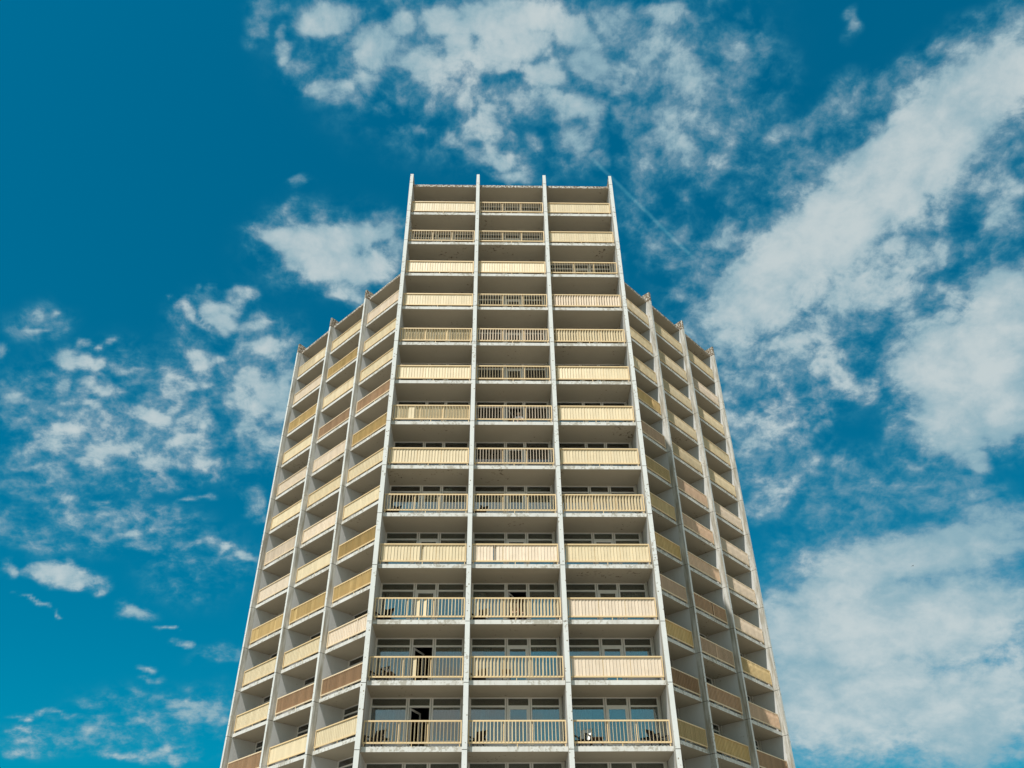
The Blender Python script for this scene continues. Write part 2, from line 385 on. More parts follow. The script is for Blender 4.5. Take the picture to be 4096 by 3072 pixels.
# ---- railings
# colour, angle (0 shut, 90 edge on; + turns the slat to the right), options
RS = {
 'C': {0: {0: ('Y', 0), 1: ('Y', 86), 2: ('Y', -4), 3: ('Y', 0), 4: ('Y', 56), 5: ('Y', -3), 6: ('Y', 46, {5: 0, 6: 0}), 7: ('Y', -8), 8: ('Y', -86), 9: ('Y', -5, {12: 'gap'}), 10: ('Y', -80, {12: -12, 14: -12}), 11: ('Y', 88, {12: -8}), 12: ('Y', 86)},
       1: {0: ('Y', 86), 1: ('Y', 88), 2: ('Y', -5), 3: ('Y', -86), 4: ('P', -70), 5: ('Y', 86), 6: ('P', -84), 7: ('P', -86), 8: ('Y', -86), 9: ('P', -4, {6: 'gap'}), 10: ('Y', -58), 11: ('Y', (-45, -82)), 12: ('Y', (-72, -88))},
       2: {0: ('Y', 0), 1: ('Y', 0), 2: ('Y', 82), 3: ('P', -38), 4: ('Y', -45), 5: ('Y', (-14, 0)), 6: ('Y', -7), 7: ('Y', -8), 8: ('Y', -52), 9: ('Y', -5), 10: ('P', -9), 11: ('P', -6), 12: ('Y', 88)}},
 'L': {2: {0: ('P', 62), 1: ('Y', 0), 2: ('Y', 3), 3: ('B', 74), 4: ('M', 82), 5: ('Y', 3), 6: ('Y', 8), 7: ('M', 86), 8: ('M', 70), 9: ('P', 0, {17: 'gap'}), 10: ('B', 82), 11: ('Y', 7, {25: 'm'})},
       1: {0: ('Y', 0), 1: ('M', 76), 2: ('Y', 55, {15: 'gap'}), 3: ('B', 74), 4: ('P', 62), 5: ('Y', 0), 6: ('P', 0), 7: ('Y', 10), 8: ('M', 68, {2: 0, 3: 10}), 9: ('Y', 4), 10: ('B', 84), 11: ('Y', 12)},
       0: {0: ('Y', (74, 50)), 1: ('P', 0), 2: ('M', 74, {8: 10, 22: 10}), 3: ('Y', 6), 4: ('P', 0), 5: ('Y', 8), 6: ('P', 66), 7: ('P', 6), 8: ('M', 62, {4: 8, 15: 'gap', 17: 10}), 9: ('Y', 5), 10: ('Y', 6), 11: ('B', 76)}},
 'R': {0: {0: ('Y', -58), 1: ('Y', -22), 2: ('Y', -30), 3: ('M', -8, {20: -50, 21: -50, 22: -50, 23: -50, 24: -50}), 4: ('T', -62), 5: ('N', -70), 6: ('N', -48), 7: ('M', -6), 8: ('T', -50), 9: ('M', 0), 10: ('B', -80), 11: ('N', -66)},
       1: {0: ('Y', -40), 1: ('Y', -60, {0: 0, 1: 0, 2: 0}), 2: ('Y', -60, {0: 0, 1: 0}), 3: ('Y', -60), 4: ('Y', -84), 5: ('T', -45), 6: ('T', -45), 7: ('T', -10), 8: ('B', -12, {16: 'gap'}), 9: ('T', -68, {14: 0}), 10: ('B', -6), 11: ('M', -4)},
       2: {0: ('Y', -42), 1: ('P', -62), 2: ('Y', -60), 3: ('Y', -22), 4: ('Y', -60, {0: 0, 1: 0, 2: 0}), 5: ('P', -60, {0: 0, 1: 0}), 6: ('P', -60, {0: 0, 1: 0, 2: 0}), 7: ('P', -62, {0: 0, 1: 0}), 8: ('P', -62, {0: 0, 1: 0}), 9: ('N', (-86, -40)), 10: ('T', -48), 11: ('B', (-20, -66))}}}
def railing_geo(b, fr, sl, x0, w, k, spec, rnd):
    s = w/4.4754; z = Z(k); X = lambda a: x0+a*s
    y0, y1 = SLAB_Y-.005, SLAB_Y+.055; ym = (y0+y1)/2+.02
    xa, xb = X(.13), X(4.325)
    fr.box(xa, xb, y0, y1, z+1.235, z+1.30, 0)
    fr.box(xa, xb, y0, y1, z+.335, z+.405, 0)
    for q in (xa, xb-.05): fr.box(q, q+.05, y0+.002, y1-.002, z+.405, z+1.235, 0)
    for a in (1.63, 2.87): fr.box(X(a)-.018, X(a)+.018, y1-.012, y1+.03, z+.405, z+1.235, 0)
    fr.box(X(2.22)-.016, X(2.22)+.016, y0+.01, y1-.01, z+SLAB_T-.04, z+.335, 0)     # middle foot
    for q in (xa+.05, xb-.09): fr.box(q, q+.04, y0+.015, y1+.02, z+SLAB_T, z+.335, 0)
    fr.box(xa+.1, xb-.1, y1+.12, y1+.15, z+SLAB_T+.045, z+SLAB_T+.075, 1)            # lower kick bar behind
    for a in (1.72, 2.85): fr.box(X(a)-.09, X(a)+.09, y1+.02, y1+.06, z+.29, z+.325, 2)
    col, ang = spec[0], spec[1]; opt = spec[2] if len(spec) > 2 else {}
    n = 26; step = (3.89*s)/25
    for j in range(n):
        a = ang if not isinstance(ang, tuple) else ang[0]+(ang[1]-ang[0])*j/(n-1)
        v = opt.get(j)
        if v == 'gap': a = 62; col_gap = True
        if isinstance(v, (int, float)): a = v
        a += rnd.gauss(0, (1.1 if b == 'C' else .9) if abs(a) < 15 else (1.5 if abs(a) > 80 else 2.8))
        x = X(.293)+j*step; al = R(a); hw = .0765
        c = Vector((x, ym, z+.82)); U = Vector((math.cos(al), math.sin(al), 0)); V = Vector((-math.sin(al), math.cos(al), 0))
        sl.obox(c, U*hw, V*.0045, Vector((0, 0, .412)), 0)
        # folded lip along the edge that meets the next slat
        sl.obox(c+U*(hw-.008)+V*(-.0055-(.006 if abs(a) > 80 else .012)), U*.004, V*(.006 if abs(a) > 80 else .012), Vector((0, 0, .412)), 0)
for b in 'CLR':
    B = BL[b]
    for i, rows in RS[b].items():
        for k, spec in rows.items():
            rnd = random.Random(hash((ord(b), i, k)) & 0xffff)
            fr, sl = MB(), MB(); railing_geo(b, fr, sl, i*B['w'], B['w'], k, spec, rnd)
            r = fr.build('balcony_railing', [M_RAILP if spec[0] in 'PBT' and b != 'C' else M_RAIL, M_PIPE, M_BRACKET], tower, FR(b))
            sl.build('louvre_slats', SLATS[spec[0]], r)

# ------------------------------------------------------------------ furniture and people on the balconies
def W(b, i, k, s, y): return BL[b]['M'] @ Vector((i*BL[b]['w']+s, y, Z(k)+SLAB_T+.001))
def rot(b): return BL[b]['a']
def recliner(loc, rz, label, matl, back_tilt=26, h=.62):
    t = empty('balcony_chair', loc, rz); tag(t, label, 'chair', 'chairs on the balconies')
    m = MB(); m.obox((0, 0, .40), (.25, 0, 0), (0, .25, .02), (0, -.001, .03))
    for q in range(5): m.obox((-.2+q*.1, -.01, .425), (.04, 0, 0), (0, .24, .02), (0, 0, .008))
    m.build('seat', matl, t)
    a = R(back_tilt); m = MB(); U = Vector((0, math.sin(a), math.cos(a)))
    c = Vector((0, .24, .42))+U*(h/2)
    m.obox(c, (.245, 0, 0), U*(h/2), U.cross(Vector((1, 0, 0)))*.010)
    for q in range(5): m.obox(c+Vector((-.2+q*.1, 0, 0)), (.036, 0, 0), U*(h/2-.02), U.cross(Vector((1, 0, 0)))*.018)
    m.bar(Vector((-.25, .24, .42)), Vector((-.25, .24, .42))+U*(h+.04), .035); m.bar(Vector((.25, .24, .42)), Vector((.25, .24, .42))+U*(h+.04), .035)
    m.bar(Vector((-.25, .24, .42))+U*(h+.02), Vector((.25, .24, .42))+U*(h+.02), .035)
    m.build('backrest', matl, t)
    for s in (-1, 1):
        m = MB(); m.obox((s*.28, .02, .63), (.035, 0, 0), (0, .29, 0), (0, 0, .018)); m.bar((s*.28, -.24, .36), (s*.28, -.24, .62), .045)
        m.build('armrest', matl, t)
    for s in (-1, 1):
        for y in (-.22, .24):
            m = MB(); m.bar((s*.25, y, .40), (s*.28, y*1.25, 0), .035); m.build('leg', matl, t)
    return t
def side_table(loc, rz, label, w=.45, h=.42):
    t = empty('side_table', loc, rz); tag(t, label, 'table', 'low tables on the balconies')
    m = MB()
    for q in range(5): m.box(-w/2+q*w/5+.006, -w/2+(q+1)*w/5-.006, -.22, .22, h-.03, h)
    m.box(-w/2, w/2, -.2, -.17, h-.06, h-.031); m.box(-w/2, w/2, .17, .2, h-.06, h-.031); m.build('tabletop', M_WOOD, t)
    for x in (-w/2+.03, w/2-.03):
        for y in (-.18, .18):
            m = MB(); m.bar((x, y, 0), (x*.9, y, h-.06), .035); m.build('leg', M_WOOD, t)
    return t
def towel(b, i, k, s, y, rz, label, matl, tilt=28, w=.5, drop=.55):
    """cloth hung over a chair back: falls in front and behind, with soft folds"""
    m = MB(); a = R(tilt); rows = []; n = 12
    top = Vector((0, .24+math.sin(a)*.60, .42+math.cos(a)*.62))
    path = []
    for q in range(7): path.append(top+Vector((0, -.035-math.sin(a)*drop*(6-q)/6, -math.cos(a)*drop*(6-q)/6)))
    path.append(top+Vector((0, 0, .03)))
    for q in range(5): path.append(top+Vector((0, .045+.01*q, -.10*q)))
    for th in (0, .012):
        rows = []
        for q, p in enumerate(path):
            rows.append([p+Vector((-w/2+w*j/n, .012*math.sin(j*1.7+q*.3)+(th if q < 7 else -th), .01*math.sin(j*1.1)+(-th if q == 7 else 0))) for j in range(n+1)])
        m.grid(rows if th == 0 else [r[::-1] for r in rows])
    o = m.build('towel', matl, None, None, True); o.location = W(b, i, k, s, y); o.rotation_euler = (0, 0, rot(b)+rz)
    tag(o, label, 'towel'); return o
recliner(W('C', 0, 12, .52, 1.05), R(-30), 'black slatted armchair behind the open railing of the lowest left centre balcony', M_DARK)
recliner(W('C', 1, 12, .42, 1.05), R(-30), 'black armchair partly hidden by the left slats of the lowest middle centre balcony', M_DARK, 32)
recliner(W('C', 2, 12, .58, 1.05), R(-30), 'black armchair under a white towel on the lowest right centre balcony', M_DARK, 26)
recliner(W('C', 2, 12, 3.95, 1.1), R(38), 'black armchair facing left at the right end of the lowest right centre balcony', M_DARK, 30)
side_table(W('C', 2, 12, 1.22, 1.1), 0, 'dark low table beside the white covered chair on the lowest right centre balcony', .55, .54)
towel('C', 2, 12, .58, 1.05, R(-30), 'white towel hung over the chair on the lowest right centre balcony', M_WHITE, 26, .52)
recliner(W('C', 0, 11, .48, 1.05), R(-30), 'black armchair with a dotted cushion cover, left centre balcony one up from the lowest', M_DARK)
towel('C', 0, 11, .48, 1.05, R(-30), 'dotted grey and white cloth over the chair, left centre balcony one up from the lowest', M_CHECK, 28, .5)
side_table(W('C', 0, 11, .98, 1.15), R(-20), 'black footstool in front of the chair with the dotted cloth', .4, .6)
recliner(W('C', 1, 11, .48, 1.3), R(-30), 'black armchair behind half turned slats, middle centre balcony one up from the lowest', M_DARK)
side_table(W('C', 1, 11, 1.78, 1.2), 0, 'dark table behind half turned slats, middle centre balcony one up from the lowest', .42, .72)
recliner(W('C', 0, 10, .46, 1.05), R(-30), 'black armchair on the left centre balcony two up from the lowest, beside two shut slats', M_DARK)
recliner(W('C', 1, 10, .45, 1.1), R(-30), 'black armchair with white towel behind half turned slats', M_DARK)
towel('C', 1, 10, .60, 1.05, R(-20), 'white towel on the chair behind half turned slats of the middle balcony', M_WHITE, 28, .5, .6)
recliner(W('C', 0, 8, .40, 1.1), R(-30), 'black chair at the left end of the fourth open left centre balcony from the bottom', M_DARK)
recliner(W('C', 1, 8, .40, 1.1), R(-30), 'black chair at the left end of the middle balcony just above the pink panelled one', M_DARK)
recliner(W('R', 0, 10, 2.55, 1.15), R(-40), 'dark chair behind the brown slats of the right wing balcony nearest the front block', M_DARK)

def skin_mesh(name, nodes, edges, matl, parent, sub=2, extra=None):
    """nodes: {key: (x,y,z,r)}; grown into one continuous surface"""
    keys = list(nodes); me = bpy.data.meshes.new(name)
    me.from_pydata([nodes[k][:3] for k in keys], [(keys.index(a), keys.index(b)) for a, b in edges], [])
    o = bpy.data.objects.new(name, me); COL.objects.link(o)
    sk = o.modifiers.new('Skin', 'SKIN'); sk.use_smooth_shade = True
    sv = me.skin_vertices[0].data
    for q, k in enumerate(keys):
        r = nodes[k][3]; sv[q].radius = (r, r) if not isinstance(r, tuple) else r; sv[q].use_root = (q == 0)
    sb = o.modifiers.new('Subdivision', 'SUBSURF'); sb.levels = sb.render_levels = sub
    dg = bpy.context.evaluated_depsgraph_get(); ev = o.evaluated_get(dg); nm = bpy.data.meshes.new_from_object(ev)
    o.modifiers.clear(); o.data = nm; nm.materials.clear(); nm.materials.append(matl)
    nm.polygons.foreach_set('use_smooth', [True]*len(nm.polygons))
    if extra:
        bm = bmesh.new(); bm.from_mesh(nm); e = bpy.data.meshes.new('tmp'); e.from_pydata(extra.v, [], extra.f); bm.from_mesh(e); bm.to_mesh(nm); bm.free()
    o.parent = parent; return o
def seated_person(loc, rz, label, hair, shirt, lean=.05):
    p = empty('person', loc, rz); tag(p, label, 'person')
    n = {'pelvis': (0, .12, .50, .14), 'waist': (0, .14, .66, .12), 'chest': (0, .13, .86, .15), 'neckb': (0, .11, 1.02, .07), 'neck': (0, .09, 1.08, .052),
         'head': (0, .07, 1.17, .085), 'crown': (0, .08, 1.25, .085)}
    e = [('pelvis', 'waist'), ('waist', 'chest'), ('chest', 'neckb'), ('neckb', 'neck'), ('neck', 'head'), ('head', 'crown')]
    ex = MB(); shn = {'w': (0, .14, .60, .14), 'c': (0, .13, .86, .168), 'n': (0, .12, 1.0, .09)}; she = [('w', 'c'), ('c', 'n')]
    trn = {'p': (0, .12, .50, .15)}; tre = []
    for s, q in ((-1, 'l'), (1, 'r')):
        n.update({q+'sh': (s*.18, .12, .97, .065), q+'el': (s*.25, .02, .72, .045), q+'wr': (s*.17, -.20, .66, .030), q+'pa': (s*.15, -.28, .655, .034),
                  q+'hip': (s*.09, .06, .49, .085), q+'kn': (s*.13, -.36, .50, .058), q+'an': (s*.13, -.38, .09, .038), q+'to': (s*.14, -.52, .035, .032)})
        e += [('chest', q+'sh'), (q+'sh', q+'el'), (q+'el', q+'wr'), (q+'wr', q+'pa'), ('pelvis', q+'hip'), (q+'hip', q+'kn'), (q+'kn', q+'an'), (q+'an', q+'to')]
        shn.update({q+'s': (s*.18, .12, .97, .08), q+'e': (s*.235, .05, .80, .062)}); she += [('c', q+'s'), (q+'s', q+'e')]
        trn.update({q+'h': (s*.09, .06, .49, .098), q+'k': (s*.13, -.36, .50, .072), q+'a': (s*.13, -.38, .14, .052)}); tre += [('p', q+'h'), (q+'h', q+'k'), (q+'k', q+'a')]
        for f in range(4):      # fingers curl over the knee
            x = s*(.125+f*.018); L = (.030, .036, .034, .026)[f]
            a = Vector((x, -.30, .665)); b1 = a+Vector((0, -L, -.004)); b2 = b1+Vector((0, -L*.6, -.018)); b3 = b2+Vector((0, -L*.15, -.02))
            ex.tube(a, b1, .0095, .009, 6); ex.tube(b1, b2, .009, .008, 6); ex.tube(b2, b3, .008, .006, 6)
        a = Vector((s*.12, -.26, .66)); ex.tube(a, a+Vector((-s*.03, -.03, -.008)), .011, .009, 6); ex.tube(a+Vector((-s*.03, -.03, -.008)), a+Vector((-s*.035, -.058, -.018)), .009, .007, 6)
        ex.ball((s*.083, .08, 1.18), .014, .022, .032, 8)                     # ear
        ex.ball((s*.032, -.008, 1.20), .012, .008, .010, 8)
    ex.ball((0, -.025, 1.165), .014, .022, .024, 8)                             # nose
    ex.ball((0, -.012, 1.125), .026, .012, .008, 8)                             # mouth
    skin_mesh('body', n, e, M_SKIN, p, 2, ex)
    skin_mesh('shirt', shn, she, shirt, p); skin_mesh('trousers', trn, tre, M_TROUS, p)
    h = MB(); h.ball((0, .105, 1.235), .105, .10, .10, 14); h.ball((0, .14, 1.17), .085, .06, .09, 12)
    h.build('hair', hair, p, None, True)
    return p
recliner(W('C', 1, 6, 2.50, 1.35), R(-14), 'dark chair with a seated person on the middle balcony with pink slats', M_DARK, 15, .5)
seated_person(W('C', 1, 6, 2.50, 1.27)+Vector((0, 0, .02)), R(-14), 'grey haired person in a white top sitting behind pink slats on the middle balcony', M_HAIR, M_SHIRTW)
recliner(W('C', 1, 10, 2.32, 1.45), R(20), 'dark chair with a seated person in front of the open door of the middle balcony', M_DARK, 15, .5)
seated_person(W('C', 1, 10, 2.32, 1.37)+Vector((0, 0, .02)), R(20), 'dark haired person in a rust brown top sitting before the open balcony door', M_HAIRD, M_SHIRTB)

# ---- curtains inside the lowest flats
def curtain(i, k, s0, s1, label):
    m = MB(); n = int((s1-s0)/.018); z0 = Z(k)+SLAB_T+.06; z1 = Z(k-1)-.40; y = WALL_Y+.24
    ph = random.uniform(0, 6)
    prof = [(s0+(s1-s0)*j/n, y+.03*math.sin(j*.9+ph)+.012*math.sin(j*.37)) for j in range(n+1)]
    m.grid([[(x, yy, z1) for x, yy in prof], [(x+.004, yy+.004, (z0+z1)/2) for x, yy in prof], [(x, yy, z0) for x, yy in prof]])
    m.grid([[(x, yy+.006, z0) for x, yy in prof], [(x, yy+.006, z1) for x, yy in prof]])
    o = m.build('curtain', M_CURT, None, None, True); o.matrix_world = BL['C']['M'] @ Matrix.Translation((i*4.4754, 0, 0))
    tag(o, label, 'curtain', 'curtains behind the lower centre windows')
side = ('left', 'middle', 'right'); row = {12: 'lowest whole row', 11: 'second whole row from bottom', 10: 'third whole row from bottom'}
for k, i, a, c_, q in ((12, 0, .45, 1.70, 'left'), (12, 0, 3.0, 4.15, 'right'), (12, 1, .22, 1.0, 'left'), (12, 1, 3.1, 4.0, 'right'), (12, 2, .22, 1.2, 'left'), (12, 2, 3.0, 3.9, 'right'),
                   (11, 0, .60, 1.70, 'left'), (11, 0, 3.6, 4.1, 'right'), (11, 1, .3, 1.1, 'left'), (11, 1, 3.0, 3.9, 'right'), (11, 2, .22, .9, 'left'), (11, 2, 3.3, 3.9, 'right'),
                   (10, 0, .35, 1.0, 'left'), (10, 1, .22, .8, 'left'), (10, 2, 3.1, 4.1, 'right')):
    curtain(i, k, a, c_, 'curtain behind %s pane, %s centre flat, %s' % (q, side[i], row[k]))

# ---- the bird over the clouds
def bird():
    d = CF + CR*((3651.5-2048)/FPX) - CU*((2263.5-1536)/FPX); p = CAM + d.normalized()*400
    t = MB(); t.ball((0, 0, 0), .26, .10, .10, 12); t.ball((.30, 0, .04), .09, .07, .07, 10); t.tube((.37, 0, .04), (.45, 0, .03), .02, .004, 6)
    t.obox((-.34, 0, .01), (.14, 0, 0), (0, .06, 0), (0, 0, .008))
    o = t.build('bird', M_BIRD, None, None, True); o.location = p; o.rotation_euler = (0, 0, R(20))
    tag(o, 'small dark bird gliding in front of the broad cloud on the right', 'bird')
    for s in (1, -1):
        w = MB(); pts = [(.10, 0, .04), (.02, s*.35, .14), (-.10, s*.75, .10)]; bk = [(-.16, 0, .03), (-.18, s*.35, .12), (-.18, s*.75, .095)]
        w.grid([pts, bk]); w.grid([[(x, y, z-.015) for x, y, z in bk], [(x, y, z-.015) for x, y, z in pts]]); w.build('wing', M_BIRD, o)
bird()

# ------------------------------------------------------------------ sun and sky
PHI, EL = R(30.3), R(59.1)
sun_dir = Vector((-math.sin(PHI)*math.cos(EL), -math.cos(PHI)*math.cos(EL), math.sin(EL)))
sd = bpy.data.lights.new('sun', 'SUN'); sd.energy = 5.0; sd.angle = R(.55); sd.color = (1, .965, .90)
so = bpy.data.objects.new('sun', sd); COL.objects.link(so); so.rotation_euler = sun_dir.to_track_quat('Z', 'Y').to_euler()

CL_A, CL_B, CL_C = 1.35, 1.45, .55
SKY_TINT = (.0, .57, .63, 1)
CLOUD_T, CLOUD_D, CLOUD_B = (.55, 2.5, 3.3, 1), (2.1, 3.3, 3.8, 1), (4.2, 4.75, 4.8, 1)
# ---- world: clear sky with scattered cloud all round
w = bpy.data.worlds.new('World'); sc.world = w; w.use_nodes = True
def M2(ns, ls, op, a, b=None, c=None):
    n = N(ns, 'ShaderNodeMath', operation=op)
    for q, v in enumerate((a, b, c)):
        if v is None: continue
        if isinstance(v, (int, float)): n.inputs[q].default_value = v
        else: ls.new(v, n.inputs[q])
    return n.outputs[0]
def smooth(ns, ls, v, a, b):
    m = N(ns, 'ShaderNodeMapRange', interpolation_type='SMOOTHSTEP'); ls.new(v, m.inputs[0]); m.inputs[1].default_value = a; m.inputs[2].default_value = b; return m.outputs[0]
def warp(ns, ls, vec, scale, amt, detail=3):
    n = N(ns, 'ShaderNodeTexNoise'); n.inputs['Scale'].default_value = scale; n.inputs['Detail'].default_value = detail; ls.new(vec, n.inputs['Vector'])
    s = N(ns, 'ShaderNodeVectorMath', operation='SUBTRACT'); ls.new(n.outputs['Color'], s.inputs[0]); s.inputs[1].default_value = (.5, .5, .5)
    k = N(ns, 'ShaderNodeVectorMath', operation='SCALE'); ls.new(s.outputs[0], k.inputs[0]); k.inputs['Scale'].default_value = amt
    a = N(ns, 'ShaderNodeVectorMath', operation='ADD'); ls.new(vec, a.inputs[0]); ls.new(k.outputs[0], a.inputs[1]); return a.outputs[0]
def sky_tex(ns):
    sky = N(ns, 'ShaderNodeTexSky', sky_type='NISHITA'); sky.sun_disc = False; sky.sun_elevation = EL; sky.sun_rotation = math.pi+PHI
    sky.air_density = 1.25; sky.dust_density = .9; sky.ozone_density = 3.5; sky.altitude = 100
    return sky
SKY_K = .12
ns, ls = w.node_tree.nodes, w.node_tree.links; ns.clear()
out = N(ns, 'ShaderNodeOutputWorld'); bg = N(ns, 'ShaderNodeBackground'); bg.inputs[1].default_value = SKY_K; ls.new(bg.outputs[0], out.inputs[0])
sky = sky_tex(ns); tc = N(ns, 'ShaderNodeTexCoord').outputs['Generated']
f = noise(ns, ls, vmul(ns, ls, tc, (1, 1, 1.5)), 4.5, 5, .6)
skyc = mixc(ns, ls, 1.0, sky.outputs[0], (.55, .92, .76, 1), 'MULTIPLY')
cl = mixc(ns, ls, smooth(ns, ls, f, .36, .66), skyc, (3.6, 3.55, 3.4, 1))
ls.new(cl, bg.inputs[0])

# ---- the sky over the tower: a far shell carrying the clouds of the photograph's day
import numpy as np
from mathutils import noise as mnoise
FD = FPX*2212/4096
